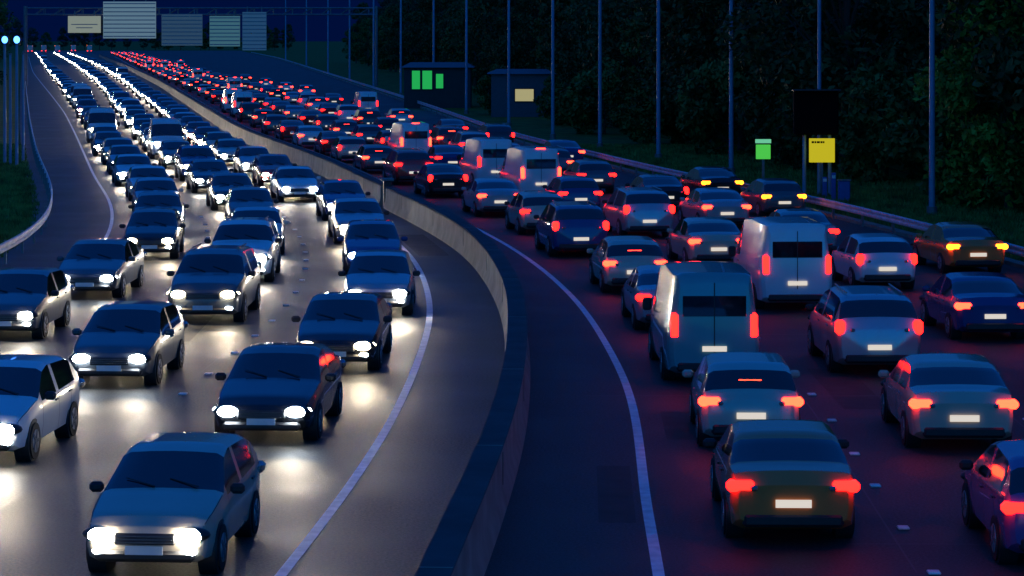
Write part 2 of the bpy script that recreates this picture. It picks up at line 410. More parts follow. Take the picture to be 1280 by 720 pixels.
def car_parts(k,paint,lit,variant=0):
    """list of (name, [(verts, faces, mat)], parent index, smooth)"""
    K=KINDS[k];L,W=K['L'],K['W']/2;vs,body,gl=SH[k]
    out=[]
    def part(nm,b,par=None,sm=True): out.append((nm,b,par,sm)); return len(out)-1
    b=MB();b.add(*compact(vs,body),paint)
    def rp(t,i,sx):
        i0=max(0,min(len(TS[k])-2,int(np.searchsorted(TS[k],t))-1)); a=(t-TS[k][i0])/(TS[k][i0+1]-TS[k][i0]); n=len(vs)//len(TS[k])
        p=Vector(vs[i0*n+i]).lerp(Vector(vs[(i0+1)*n+i]),a); return (sx*(p.x+.004),p.y,p.z+.003)
    for sx in(-1,1):
        for t in (K['sg'][0]-.012,K['pil'][0]+.02 if K['pil'][0] else .36,min(K['sg'][1]-.08,.78) if K['pil'][0] else .6):
            for i in (2,3,4):
                a0,a1,b0,b1=rp(t-.0022,i,sx),rp(t+.0022,i,sx),rp(t-.0022,i+1,sx),rp(t+.0022,i+1,sx); b.add([a0,a1,b1,b0],[(0,1,2,3)],M_TRIM)
        for q in range(8):
            t0=.035+q*(K['ws'][0]-.06)/8;t1=.035+(q+1)*(K['ws'][0]-.06)/8
            p,q_=rp(t0,6,sx),rp(t1,6,sx); b.add([p,(p[0]-sx*.014,p[1],p[2]+.002),(q_[0]-sx*.014,q_[1],q_[2]+.002),q_],[(0,1,2,3)],M_TRIM)
    part('body',b)
    for sx in(-1,1):
        for t in ((K['pil'][0]-.03,min(K['sg'][1]-.10,.76)) if K['pil'][0] else (.33,)):
            p=rp(t,4,sx); b=MB(); b.box((p[0]+sx*.012,p[1],p[2]-.03),(.03,.17,.03),M_CHROME if variant else M_TRIM,.008); part('door_handle',b)
    for sx in(-.48,.12):
        t=K['ws'][0]+.004; p=rp(t,8,1); pe=rp(t+.035,8,1); b=MB(); b.cyl((sx,p[1]+.01,p[2]+.012),(sx+.42,pe[1],pe[2]+.012),.011,.008,M_TRIM,5); part('wiper',b)
    for nm,fs in gl.items():
        groups=[fs]
        if nm=='side_window':
            fm=L/2-(K['pil'][0]+K['pil'][1])/2*L
            key=lambda f:(sum(vs[i][0] for i in f)>0, sum(vs[i][1] for i in f)/4>fm if K['pil'][0] else 0)
            gg={}
            for f in fs: gg.setdefault(key(f),[]).append(f)
            groups=list(gg.values())
        for fs_ in groups:
            if fs_: b=MB(); v,f=compact(vs,fs_); b.add(v,f,M_GLASS); part(nm,b)
    zf=interp(K['top'],.02); big=k=='delivery_van'
    # lower trim and arches
    b=MB(); b.box((0,L/2-.09,.34),(W*1.5,.26,.16),M_TRIM,.05); part('front_bumper_grille',b)
    b=MB(); b.box((0,-L/2+.09,.38),(W*1.55,.24,.2),M_TRIM,.05); part('rear_bumper',b)
    b=MB(); gz=zf-.14
    b.box((0,L/2-.05,gz),(W*.95,.16,.15),M_TRIM,.03)
    for q in(-.04,0,.04): b.box((0,L/2+.033,gz+q),(W*.85,.012,.012),M_CHROME)
    part('grille',b)
    R=.34 if k in('estate_suv','delivery_van') else .315
    for t in K['wh']:
        y=L/2-t*L
        for s in(-1,1):
            b=MB(); b.cyl((s*(W-.26),y,R),(s*(W-.012),y,R),R+.07,R+.06,M_TRIM,20); b.cyl((s*(W-.2),y,R),(s*(W+.012),y,R),R,R*.97,M_BLACK,22)
            w=part('wheel',b)
            b=MB(); b.cyl((s*(W-.05),y,R),(s*(W+.018),y,R),R*.66,R*.62,M_RIM,16)
            for a in range(5):
                an=a*2*PI/5; b.box((0,0,R*.36),(.014,.05,R*.5),M_STEELD,M=Matrix.Translation((s*(W+.022),y,R))@Matrix.Rotation(an+.3,4,'X'))
            part('rim',b,w)
    hz=zf-(.06 if not big else .0)
    for s in(-1,1):
        b=MB(); b.ell((s*W*.70,L/2-.10,hz-.03),(.24,.16,.095),M_TRIM,14,8); hl=part('headlight',b)
        if lit:
            b=MB(); HM=(L_HEAD,L_HEAD2,L_HEAD3)[variant%3]; b.ell((s*W*.66,L/2-.02,hz-.035),(.19,.11,.095),HM,12,8); b.ell((s*W*.86,L/2-.10,hz-.02),(.09,.08,.055),HM,10,6); part('lens',b,hl)
        else:
            b=MB(); b.ell((s*W*.66,L/2-.02,hz-.035),(.16,.10,.078),M_CHROME,10,6); part('lens',b,hl)
        if lit and variant%2==0:
            b=MB(); b.ell((s*W*.68,L/2-.0,.40),(.10,.05,.05),L_DRL,8,6); part('fog_light',b)
        tz=interp(K['top'],.985)-(.10 if not big else 1.0)
        b=MB(); m_=(L_TAIL,L_BRAKE,L_TAIL,L_AMBER)[variant%4]
        if variant%4==2 and not big: b.box((s*(W*.86),-L/2+.10,tz+.03),(.20,.24,.30),m_ if not lit else M_CHROME,.05)
        else: b.box((s*(W*.80),-L/2+.09,tz),(.40 if not big else .18,.22,.16 if not big else .52),m_ if not lit else M_CHROME,.05)
        tl=part('tail_light',b)
        if not lit and not big: b=MB(); b.box((s*(W*.60),-L/2+.035,tz-.02),(.10,.16,.07),M_CHROME,.02); part('reversing_lamp',b,tl)
        mz=interp(K['belt'],K['ws'][0]+.05)+.06
        b=MB(); b.box((s*(W+.09),L/2-(K['ws'][0]+.06)*L,mz+.02),(.2,.12,.14 if not big else .28),paint if variant%2 else M_TRIM,.04); part('wing_mirror',b)
    b=MB()
    b.box((0,L/2+.045,.42),(.50,.015,.11),M_PLATE); part('front_plate',b)
    b=MB()
    b.box((0,-L/2-.035,.62 if not big else .75),(.50,.015,.11),M_PLATE if lit else L_PLATE); part('rear_plate',b)
    if not lit and variant%3==1:
        b=MB(); b.box((0,-L/2+.13*(1 if big else 2.2),interp(K['top'],.93)-(.02 if not big else -.01)),(.40,.06,.035),L_BRAKE,.01); part('high_brake_light',b)
    if k=='estate_suv':
        for s in(-1,1): b=MB(); b.cyl((s*W*.62,L/2-.50*L,1.72),(s*W*.62,L/2-.84*L,1.69),.02,.02,M_CHROME,8); part('roof_rail',b)
    if k=='delivery_van' and not lit:
        b=MB(); b.box((0,-L/2-.006,1.35),(.02,.012,1.5),M_TRIM); b.box((0,-L/2-.006,1.62),(1.3,.010,.42),M_GLASS,.004); part('rear_door_glass',b)
    return out
def truck_parts(paint,lit,boxm,variant=0,L=8.2):
    out=[]; W=1.22
    def part(nm,b,par=None,sm=True): out.append((nm,b,par,sm)); return len(out)-1
    cabL=1.9
    b=MB(); # cab with raked screen
    y0=L/2; pr=[(y0,.45),(y0+.02,1.15),(y0-.06,1.5),(y0-.36,2.62),(y0-.7,2.78),(y0-cabL,2.82),(y0-cabL,.45)]
    vs=[(-W,y,z) for y,z in pr]+[(W,y,z) for y,z in pr]; n=len(pr)
    fs=[tuple(range(n)),tuple(range(n,2*n))]+[(i,(i+1)%n,n+(i+1)%n,n+i) for i in range(n)]
    b.add(vs,fs,paint); part('cab',b,sm=False)
    b=MB(); a=(y0-.07,1.55);c=(y0-.34,2.56)
    b.add([(-W*.9,a[0]+.02,a[1]),(W*.9,a[0]+.02,a[1]),(W*.86,c[0]+.02,c[1]),(-W*.86,c[0]+.02,c[1]),(-W*.9,a[0]-.02,a[1]),(W*.9,a[0]-.02,a[1]),(W*.86,c[0]-.02,c[1]),(-W*.86,c[0]-.02,c[1])],[(0,1,2,3),(4,5,6,7),(0,1,5,4),(1,2,6,5),(2,3,7,6),(3,0,4,7)],M_GLASS); part('windscreen',b)
    for s in(-1,1): b=MB(); b.box((s*(W+.003),y0-1.0,1.95),(.012,.85,.75),M_GLASS); part('side_window',b)
    b=MB(); b.box((0,y0+.02,.6),(2.35,.22,.42),M_TRIM,.06); b.box((0,y0+.03,1.2),(1.5,.04,.42),M_TRIM,.01)
    for q in(-.12,0,.12): b.box((0,y0+.055,1.2+q),(1.4,.02,.03),M_CHROME)
    part('front_bumper_grille',b)
    b=MB(); bl=L-cabL-.25; b.box((0,-L/2+bl/2,2.25),(2.5,bl,2.55),boxm,.05); part('cargo_box',b,sm=False)
    b=MB(); b.box((0,-L/2-.006,2.2),(.03,.014,2.4),M_STEELD)
    for s in(-1,1):
        b.box((s*1.2,-L/2-.008,2.25),(.06,.016,2.5),M_STEELD); b.cyl((s*.3,-L/2-.03,1.1),(s*.3,-L/2-.03,3.4),.018,.018,M_CHROME,6)
    part('rear_door_frame',b)
    b=MB(); b.box((0,-.6,.78),(.9,L-1.2,.28),M_TRIM); part('chassis',b)
    for y in(y0-.95,-L/2+1.5,-L/2+2.55):
        for s in(-1,1):
            b=MB(); b.cyl((s*(W-.32),y,.48),(s*(W-.01),y,.48),.48,.47,M_BLACK,22); w=part('wheel',b); b=MB(); b.cyl((s*(W-.1),y,.48),(s*(W+.012),y,.48),.27,.2,M_RIM,14); part('rim',b,w)
    for s in(-1,1):
        b=MB(); b.ell((s*.9,y0+.12,.78),(.24,.09,.12),L_HEAD if lit else M_CHROME,12,8); part('headlight',b)
        b=MB(); b.box((s*1.0,-L/2-.04,.72),(.42,.08,.16),L_BRAKE if not lit else M_CHROME,.02); part('tail_light',b)
        b=MB(); b.box((s*1.16,-L/2-.02,3.42),(.10,.05,.06),L_AMBER if not lit else M_TRIM,.01); part('marker_lamp',b)
        b=MB(); b.box((s*(W+.18),y0-.15,1.95),(.22,.1,.5),M_TRIM,.03); part('wing_mirror',b)
        if lit:
            b=MB(); b.box((s*.85,y0-.4,2.74),(.14,.08,.06),L_AMBER,.01); part('roof_marker_lamp',b)
    b=MB(); b.box((0,-L/2-.03,.5),(2.3,.1,.14),M_STEEL,.02); part('rear_bumper',b)
    return out
def paint(n,c,rough=.25,metal=.0): return mat('paint_'+n,c,rough,metal,var=.04,scale=1.5,coat=.7)
PAINT={'white':paint('white',(.7,.71,.7)),'silver':paint('silver',(.42,.44,.46),.3,.5),'black':paint('black',(.012,.013,.015)),'grey':paint('grey',(.12,.13,.14),.3,.3),
 'dark blue':paint('dark_blue',(.02,.05,.18)),'red':paint('red',(.4,.02,.02)),'teal':paint('teal',(.12,.32,.33)),'purple':paint('purple',(.2,.08,.26)),
 'beige':paint('beige',(.5,.42,.32)),'orange':paint('orange',(.6,.18,.04)),'pale green':paint('pale_green',(.35,.45,.38))}
BOXM={'white':mat('truck_box_white',(.62,.62,.58),.5,var=.08,scale=1),'teal':mat('truck_box_teal',(.35,.47,.46),.5,var=.08,scale=1),'beige':mat('truck_box_beige',(.55,.44,.33),.5,var=.08,scale=1)}
CACHE={}
def make_vehicle(kind,colour,lit,variant,detail):
    """first call builds the vehicle, later calls copy it and each of its parts"""
    key=(kind,colour,lit,variant,detail)
    if key not in CACHE:
        parts=truck_parts(PAINT[colour],lit,BOXM.get(colour,BOXM['white']),variant) if kind=='box_truck' else car_parts(kind,PAINT[colour],lit,variant)
        if detail:
            root=empty(kind,(0,0,0)); objs=[]
            for nm,b,par,sm in parts: objs.append(b.build(nm,objs[par] if par is not None else root,sm,35))
            CACHE[key]=root; return root
        big=MB()
        for nm,b,par,sm in parts:
            if nm in('rim','front_plate','roof_rail'): continue
            base=len(big.v); big.v+=b.v
            for f,mi in zip(b.f,b.m): big.f.append(tuple(i+base for i in f)); big.m.append(big.mi(b.mats[mi]))
        o=big.build(kind,None,True,35); CACHE[key]=o; return o
    src=CACHE[key]; r=src.copy(); COL.objects.link(r)
    for ch in list(src.children):
        if ch.type=='LIGHT': continue
        c=ch.copy(); COL.objects.link(c); c.parent=r
        for g2 in ch.children:
            d=g2.copy(); COL.objects.link(d); d.parent=c
    return r
beam=bpy.data.lights.new('headlight_beam','SPOT'); beam.energy=190; beam.spot_size=math.radians(64); beam.spot_blend=1; beam.color=(1,.83,.58); beam.shadow_soft_size=.12
beam_far=bpy.data.lights.new('headlight_beam','SPOT'); beam_far.energy=1200; beam_far.spot_size=math.radians(80); beam_far.spot_blend=.9; beam_far.color=(1,.83,.58); beam_far.shadow_soft_size=.4
ORD=['first','second','third','fourth','fifth','sixth','seventh','eighth','ninth','tenth','eleventh','twelfth','thirteenth','fourteenth','fifteenth','sixteenth','seventeenth','eighteenth','nineteenth','twentieth']
TENS=['','','twenty','thirty','forty','fifty','sixty']
def ordinal(n):
    if n<20: return ORD[n]
    t,u=divmod(n+1,10)
    return (TENS[t][:-1]+'ieth') if u==0 else TENS[t]+'-'+ORD[u-1]
NAMES={'hatchback':'hatchback','saloon_car':'saloon car','estate_suv':'tall estate car','delivery_van':'delivery van','box_truck':'box truck'}
CATS={'hatchback':'car','saloon_car':'car','estate_suv':'car','delivery_van':'van','box_truck':'truck'}
DETAIL=330
def place(kind,colour,c,D,off,lit,variant,n,lane):
    det=D<DETAIL
    r=make_vehicle(kind,colour,lit,variant,det)
    a=head(c,D); r.location=(at(c,D)+off*math.cos(a),D-off*math.sin(a),.004)
    r.rotation_euler=(0,0,(PI-a) if lit else -a)
    tag(r,f'{colour} {NAMES[kind]}, {ordinal(n)} vehicle up the {lane}',CATS[kind],'oncoming traffic with white headlights' if lit else 'departing traffic with red tail lights')
    if lit and D<700:
        L=(KINDS[kind]['L'] if kind in KINDS else 8.2)/2
        if D<170: spots=[(-.62,beam),(.62,beam)]
        else: spots=[(0,beam_far)]
        for sx,dat in spots:
            s=bpy.data.objects.new('headlight_beam',dat); COL.objects.link(s); s.parent=r
            s.location=(sx,L+.28,.68); s.rotation_euler=(math.radians(84),0,0)
    return r
def lane_centre(a,b): return (a+b)/2
# oncoming lanes (A beside the outer shoulder, C beside the median)
lanes=[('A',lane_centre(cLE,cD2),'oncoming lane beside the outer left shoulder',62),
       ('B',lane_centre(cD2,cD1),'middle oncoming lane',44.5),
       ('C',lane_centre(cD1,cL0),'oncoming lane beside the median',35.5)]
POOL=['silver','black','grey','white','dark blue','black','grey','red','silver','beige']
KP=['hatchback','saloon_car','estate_suv','saloon_car','hatchback','saloon_car','estate_suv','hatchback','saloon_car','delivery_van']
def gapf(D): return max(9.6,.058*D)
for name,c,where,D0 in lanes:
    D=D0;n=0
    while D<1150:
        k=random.choice(KP if D>90 else KP[:8]); colr=random.choice(POOL)
        if k=='delivery_van': colr='white'
        off={'A':.1,'B':.1,'C':.55}[name]+random.uniform(-.25,.25) if D<110 else random.uniform(-.15,.15)
        place(k,colr,c,D,off,True,n%3 if D<DETAIL else 0,n,where)
        n+=1; a=head(c,D); D+=gapf(D)*random.uniform(.95,1.3)*math.cos(a)
# departing lanes
RL=[('first departing lane beside the median',lane_centre(cR0,cR1),39,
      [('saloon_car','orange',38),('hatchback','pale green',46),('delivery_van','teal',55),('saloon_car','silver',64),('hatchback','beige',73)]),
    ('second departing lane from the median',lane_centre(cR1,cR2),39,
      [('hatchback','purple',36),('saloon_car','beige',46),('estate_suv','silver',56),('delivery_van','white',69),('saloon_car','beige',81)]),
    ('third departing lane from the median',lane_centre(cR2,cR3),52,
      [('estate_suv','red',51),('saloon_car','dark blue',62),('hatchback','white',74),('saloon_car','teal',85)]),
    ('outermost departing lane',smooth(cR3+2.0,6),72,[('hatchback','white',67),('saloon_car','orange',79),('hatchback','grey',103),('saloon_car','black',113)])]
for li,(where,c,D0,first) in enumerate(RL):
    n=0
    for k,colr,D in first:
        place(k,colr,c,D,random.uniform(-.15,.15),False,3 if (li==3 and n in (1,2,3)) else n%3,n,where); n+=1
    D=first[-1][2]+(12 if li<3 else 30)
    while D<(1150 if li<3 else 420):
        k=random.choice(KP); colr=random.choice(POOL)
        if k=='delivery_van': colr='white'
        place(k,colr,c,D,random.uniform(-.2,.2),False,(n%3) if D<DETAIL else 1,n,where)
        n+=1; a=head(c,D); D+=(gapf(D) if li<3 else 1.9*gapf(D))*random.uniform(.95,1.35)*math.cos(a)

# ------------------------------------------------------------------ tall poles on the right verge
for i,(px,D) in enumerate([(38,1290),(55,1330),(72,1300),(92,1360),(112,1320)]):
    t=make_vehicle('box_truck','white',False,1,False); t.location=((px-640)*D/F,D,.004); t.rotation_euler=(0,0,math.radians(8))
    tag(t,'tiny distant box truck with red lights on the horizon, '+ORD[i]+' from the left edge','truck','distant trucks on the horizon')
PB=[(1165,268),(914,217),(823,199),(750,185),(691,173),(636,158),(583,142),(542,130),(501,119),(467,110),(437,101),(410,93),(383,83),(357,75)]
for i,(px,py) in enumerate(PB):
    x,y,_=P(px,py)
    w=.13+max(0,(y-200))*.00016
    r=empty('tall_pole',(x,y,-.03),0,f'slim tall blue-grey pole behind the right guard rail, {ordinal(i)} from the right edge','pole','tall poles along the right verge')
    hh=11.5 if y<160 else 13+(y-160)*.012
    b=MB(); b.cyl((0,0,0),(0,0,hh),w,w*.75,M_POLE,12); b.build('shaft',r,True)
    b=MB(); b.cyl((0,0,0),(0,0,.35),w*1.7,w*1.6,M_STEELD,12); b.build('pole_base',r,True)
    b=MB(); b.cyl((0,0,hh),(-1.6,-.3,hh+.5),w*.5,w*.35,M_POLE,8); b.box((-1.9,-.35,hh+.52),(.8,.3,.14),M_STEELD,.04); b.build('lamp_arm',r,True)

# ------------------------------------------------------------------ sign gantry far up the road
GD=380.0; gs=F/GD
def gx_(px): return (px-640)/gs
def gz_(py): return H+(YH-py)/gs
r=empty('sign_gantry',(gx_(250),GD,0),0,'wide steel sign gantry spanning the whole motorway far in the distance','gantry')
ox=gx_(250)
b=MB()
for zc in(gz_(10),gz_(18)): 
    for yy in(.6,1.8): b.cyl((gx_(30)-ox,yy,zc),(gx_(470)-ox,yy,zc),.11,.11,M_STEELD,8)
for i in range(37):
    xa=gx_(30)-ox+i*1.42
    for yy in(.6,1.8): b.cyl((xa,yy,gz_(18)),(xa+1.42*(1 if i%2 else -0.0)+.0,yy,gz_(10)),.06,.06,M_STEELD,6)
    b.cyl((xa,.6,gz_(10)),(xa,1.8,gz_(10)),.05,.05,M_STEELD,6)
b.build('truss_beam',r,True)
for px in(30,470):
    b=MB()
    for yy in(.6,1.8): b.cyl((gx_(px)-ox,yy,0),(gx_(px)-ox,yy,gz_(10)+.3),.17,.17,M_STEELD,10)
    b.build('gantry_leg',r,True)
signs=[((85,20,126,41),L_PALE,'small pale rectangular sign, leftmost under the gantry beam',2,M_CREAM),
       ((129,2,195,48),M_SIGNB,'largest and brightest ribbed sign panel on the gantry',9,M_SIGNB),
       ((202,18,253,57),M_SIGNR,'dim grey ribbed sign panel, in the middle of the gantry',8,M_SIGNR),
       ((262,20,300,58),M_SIGNB,'greenish ribbed sign panel right of the dim grey one',8,M_SIGNB),
       ((303,15,333,63),M_SIGNR,'tall dark blue ribbed sign panel, rightmost on the gantry',10,M_SIGNR)]
M_S=[emit('sign_glow_cream',(.36,.40,.30),.55),emit('sign_glow_bright',(.13,.22,.27),.7),emit('sign_glow_dim',(.03,.07,.12),.7),emit('sign_glow_green',(.05,.14,.17),.75),emit('sign_glow_blue',(.02,.07,.15),.7)]  # panels are no lamps; their own glow stands in for light falling on them
for k,((x0,y0,x1,y1),m_,lab,ribs,rm) in enumerate(signs):
    xa,xb,za,zb=gx_(x0),gx_(x1),gz_(y1),gz_(y0); w=xb-xa;h=zb-za
    s=empty('direction_sign',((xa+xb)/2,GD,za),0,lab,'sign','sign panels on the far gantry')
    b=MB(); b.box((0,0,h/2),(w,.12,h),M_S[k],.02); b.build('panel_face',s)
    b=MB()
    if k>0:
        for q in range(ribs): b.box((0,-.09,h*(q+.5)/ribs),(w*.98,.05,.14),M_SIGNR)
    else: b.box((0,-.075,h*.5),(w*.8,.02,.12),M_SIGNR); b.box((0,-.075,h*.3),(w*.5,.02,.12),M_SIGNR)
    b.build('panel_rib',s)
    b=MB()
    for q in(-.3,.3): b.box((w*q,.25,h/2+.4),(.16,.2,h+.8),M_STEELD)
    b.build('bracket',s)
# blue-white lamps on posts at the left verge
posts=[(7,212),(22,214)]
for i,(px,py) in enumerate([(6,205),(21,208)]):
    x,y,_=P(px,py); s_=F/y
    zt=H+(YH-49)/s_
    r=empty('lamp_post',(x,y,-.03),0,['slim post with blue-white lamp at the extreme left edge','slim post with blue-white lamp, right one of the left verge pair'][i],'lamp post','blue-white lamps on the left verge')
    b=MB(); b.cyl((0,0,0),(0,0,zt-.25),.09,.07,M_POLE,10); b.build('shaft',r,True)
    b=MB(); b.box((0,.12,zt),(.42,.2,.52),M_TRIM,.04); b.build('lamp_housing',r)
    b=MB(); b.ell((0,-.02,zt),(.17,.10,.2),L_BLUE,12,8); b.build('lamp_lens',r,True)
for i,(px,py) in enumerate([(13,206),(29,203)]):
    x,y,_=P(px,py)
    r=empty('verge_pole',(x,y,-.03),0,['plain dark pole between the two blue-white lamp posts','plain dark pole nearest the left guard rail'][i],'pole')
    b=MB(); b.cyl((0,0,0),(0,0,6.2),.08,.06,M_POLE,10); b.build('shaft',r,True); b=MB(); b.cyl((0,0,6.2),(0,0,6.3),.1,.08,M_STEELD,10); b.build('pole_cap',r)

# ------------------------------------------------------------------ roadside signs and boxes on the right
def stand(px,py): x,y,_=P(px,py); return x,y,F/y
x,y,s=stand(954,234)
r=empty('green_sign',(x,y,-.03),0,'small bright green lit panel with paler top strip on a short post','sign')
z0=H+(YH-198)/s; z1=H+(YH-180)/s; z2=H+(YH-173)/s; w=18/s
b=MB(); b.box((0,0,(z0+z1)/2),(w,.14,z1-z0),L_GREEN,.015); b.build('sign_face',r)
b=MB(); b.box((0,0,(z1+z2)/2+.03),(w*1.08,.16,z2-z1-.08),L_GREENP,.01); b.build('top_strip',r)
b=MB(); b.box((0,0,z0/2),(.12,.1,z0),M_STEELD); b.build('post',r)
x,y,s=stand(1027,245)
r=empty('yellow_sign',(x,y,-.03),0,'square yellow lit sign hanging below the black board','sign')
z0=H+(YH-202)/s; z1=H+(YH-172)/s; w=32/s
b=MB(); b.box((0,-.12,(z0+z1)/2),(w,.08,z1-z0),L_YEL,.015); b.build('sign_face',r)
b=MB()
xx=-w*.42
for ww in(.12,.08,.15,.1,.07): b.box((xx+ww*w/2,-.165,z1-.17),(ww*w*.8,.012,.09),M_BOXB); xx+=ww*w
b.build('dark_lettering_band',r)
b=MB(); b.box((0,-.06,z0/2),(.1,.06,z0),M_STEELD); b.build('post',r)
r=empty('message_board',(x,y+.4,-.03),0,'large unlit black message board on blue posts above the yellow sign','message board')
z2=H+(YH-168)/s; z3=H+(YH-113)/s
b=MB(); b.box((-6/s,0,(z2+z3)/2),(56/s,.5,z3-z2),M_BOXB,.06); b.build('board_case',r)
b=MB(); b.box((-6/s,-.25,z3+.04),(60/s,.6,.06),M_TRIM); b.build('hood',r)
for px in(-20,12):
    b=MB(); b.cyl((px/s,.12,0),(px/s,.12,z2+.1),.09,.09,M_POLE,10); b.build('post',r,True)
x,y,s=stand(1036,248)
r=empty('tall_pole',(x,y+3.5,-.03),0,'slim tall blue-grey pole rising behind the black message board','pole','tall poles along the right verge')
b=MB(); b.cyl((0,0,0),(0,0,12),.1,.08,M_POLE,10); b.build('shaft',r,True)
for i,(px,py,hh,lab) in enumerate([(1031,247,.95,'short grey-blue marker post at the foot of the message board'),(1042,249,1.2,'taller blue marker post at the foot of the message board')]):
    x,y,s=stand(px,py); r=empty('marker_post',(x,y,-.03),0,lab,'marker post','marker posts below the message board')
    b=MB(); b.box((0,0,hh/2),(.2,.1,hh),M_BLUEM,.02); b.build('post_body',r); b=MB(); b.box((0,-.055,hh*.85),(.16,.015,.14),M_LINE); b.build('reflector',r)
x,y,s=stand(1055,251); r=empty('roadside_cabinet',(x,y,-.03),0,'low blue-grey equipment cabinet beside the marker posts','cabinet')
b=MB(); b.box((0,0,.45),(.5,.35,.9),M_BLUEM,.03); b.build('cabinet_body',r); b=MB(); b.box((0,0,.93),(.58,.42,.05),M_STEELD,.01); b.build('lid',r)

# ------------------------------------------------------------------ two buildings among the trees
def bld(px0,px1,py_top,D,label,wallm,roofh,wins,depth=9):
    s=F/D; x0=(px0-640)/s;x1=(px1-640)/s; zt=H+(YH-py_top)/s; cx=(x0+x1)/2;w=x1-x0
    r=empty('roadside_building',(cx,D,-.03),0,label,'building')
    b=MB(); b.box((0,depth/2,zt/2),(w,depth,zt),wallm); b.build('wall',r)
    b=MB(); v=[(-w/2-.4,-.4,zt),(w/2+.4,-.4,zt),(w/2+.4,depth+.4,zt),(-w/2-.4,depth+.4,zt),(-w/2+.5,depth*.5,zt+roofh),(w/2-.5,depth*.5,zt+roofh)]
    b.add(v,[(0,1,5,4),(1,2,5),(2,3,4,5),(3,0,4),(0,1,2,3)],M_ROOF); b.build('roof',r)
    for (a,t,c_,bt,m_) in wins:
        xa=(a-640)/s-cx; xb=(c_-640)/s-cx; za=H+(YH-bt)/s; zb=H+(YH-t)/s
        b=MB()
        for (q0,q1,q2,q3) in((xa-.08,xb+.08,zb,zb+.08),(xa-.08,xb+.08,za-.08,za),(xa-.08,xa,za,zb),(xb,xb+.08,za,zb)):
            b.box(((q0+q1)/2,-.03,(q2+q3)/2),(q1-q0,.12,q3-q2),M_TRIM)
        wd=b.build('window',r)
        b=MB(); b.box(((xa+xb)/2,-.01,(za+zb)/2),(xb-xa,.05,zb-za),m_); b.build('pane',wd)
    return r
bld(505,588,84,262,'low building with green lit windows among the dark trees',M_BRICK,.5,
    [(515,88,525,111,L_GREENW),(528,88,540,111,L_GREENW),(545,92,554,110,L_GREENW)])
bld(614,690,92,232,'bluish hut with one cream lit panel behind the guard rail',M_ROOF,.4,
    [(644,111,667,126,L_CREAM)])

# ------------------------------------------------------------------ trees
def leafmat(name,c):
    m,nt,b=node_mat(name); b.inputs['Roughness'].default_value=.7; b.inputs['Specular IOR Level'].default_value=.2
    tc=nt.nodes.new('ShaderNodeTexCoord'); n=nt.nodes.new('ShaderNodeTexNoise'); n.inputs['Scale'].default_value=.9; n.inputs['Detail'].default_value=4
    nt.links.new(tc.outputs['Object'],n.inputs['Vector']); cr=nt.nodes.new('ShaderNodeValToRGB')
    cr.color_ramp.elements[0].position=.35;cr.color_ramp.elements[1].position=.68
    cr.color_ramp.elements[0].color=[x*.35 for x in c]+[1];cr.color_ramp.elements[1].color=[x*1.9 for x in c]+[1]
    nt.links.new(n.outputs['Fac'],cr.inputs['Fac']);nt.links.new(cr.outputs['Color'],b.inputs['Base Color']); return m
LM=[leafmat('leaf_deep_green',(.035,.075,.025)),leafmat('leaf_mid_green',(.06,.12,.03)),leafmat('leaf_blue_green',(.03,.07,.04)),leafmat('leaf_bright_green',(.09,.22,.03))]
def crown_mesh(seed,h,rad,lm,n_clump=46,per=120,leaf=.26,low=.15):
    R=np.random.default_rng(seed); vs=[];fs=[]
    cl=[]
    for i in range(n_clump):
        t=R.uniform(0,1); z=h*(low+(1-low)*t); rr=rad*math.sin(PI*min(1,max(.08,(t*.86+.14))))**.6
        a=R.uniform(0,2*PI); q=rr*math.sqrt(R.uniform(.15,1)); cl.append((q*math.cos(a),q*math.sin(a),z,R.uniform(.5,1.15)*rad*.33))
    for cx,cy,cz,cr in cl:
        u=R.normal(size=(per,3)); u/=np.linalg.norm(u,axis=1)[:,None]; u*= (R.uniform(.35,1,size=(per,1))**.5)*cr; u[:,2]*=.75
        for p in u:
            c=np.array((cx,cy,cz))+p; a=R.normal(size=3); a/=np.linalg.norm(a); b_=np.cross(a,R.normal(size=3)); b_/=np.linalg.norm(b_); L=leaf*R.uniform(.6,1.4)
            i=len(vs); vs+= [tuple(c-a*L),tuple(c+b_*L*.5),tuple(c+a*L),tuple(c-b_*L*.5)]; fs.append((i,i+1,i+2,i+3))
    me=bpy.data.meshes.new('crown'); me.from_pydata(vs,[],fs); me.materials.append(lm); me.update(); return me,cl
def trunk_mesh(seed,h,cl,r0):
    b=MB(); R=random.Random(seed); pts=[(0,0,0)]
    for i in range(1,7): pts.append((R.uniform(-.2,.2)*i*.4,R.uniform(-.2,.2)*i*.4,h*.82*i/6))
    for i in range(6): b.cyl(pts[i],pts[i+1],r0*(1-i/6.8),r0*(1-(i+1)/6.8),M_BARK,9,cap=False)
    for c in cl[::2]:
        k=min(5,max(1,int(c[2]/h*5))); b.cyl(pts[k],(c[0],c[1],c[2]),r0*.3,r0*.06,M_BARK,5,cap=False)
    o=b.build('trunk',None,True); me=o.data; bpy.data.objects.remove(o); return me
TK=[]
for s_,(h,rad,lm,nc,low) in enumerate([(15,4.6,0,60,.12),(12,4.2,1,52,.1),(17,4.0,2,60,.14),(10,4.4,0,48,.06),(5.0,3.0,1,34,.0),(12,4.4,3,60,.05)]):
    cm,cl=crown_mesh(20+s_,h,rad,LM[lm],nc,190,.20,low); TK.append((cm,trunk_mesh(s_,h,cl,.28 if h>6 else .12),h))
def tree(x,y,k,sc,rz,label,group='trees of the dark wood beyond the right verge',name='tree'):
    r=empty(name,(x,y,-.05),rz,label,name,group); r.scale=(sc,sc,sc*random.uniform(.92,1.12))
    for nm,me in(('crown',TK[k][0]),('trunk',TK[k][1])):
        o=bpy.data.objects.new(nm,me); COL.objects.link(o); o.parent=r
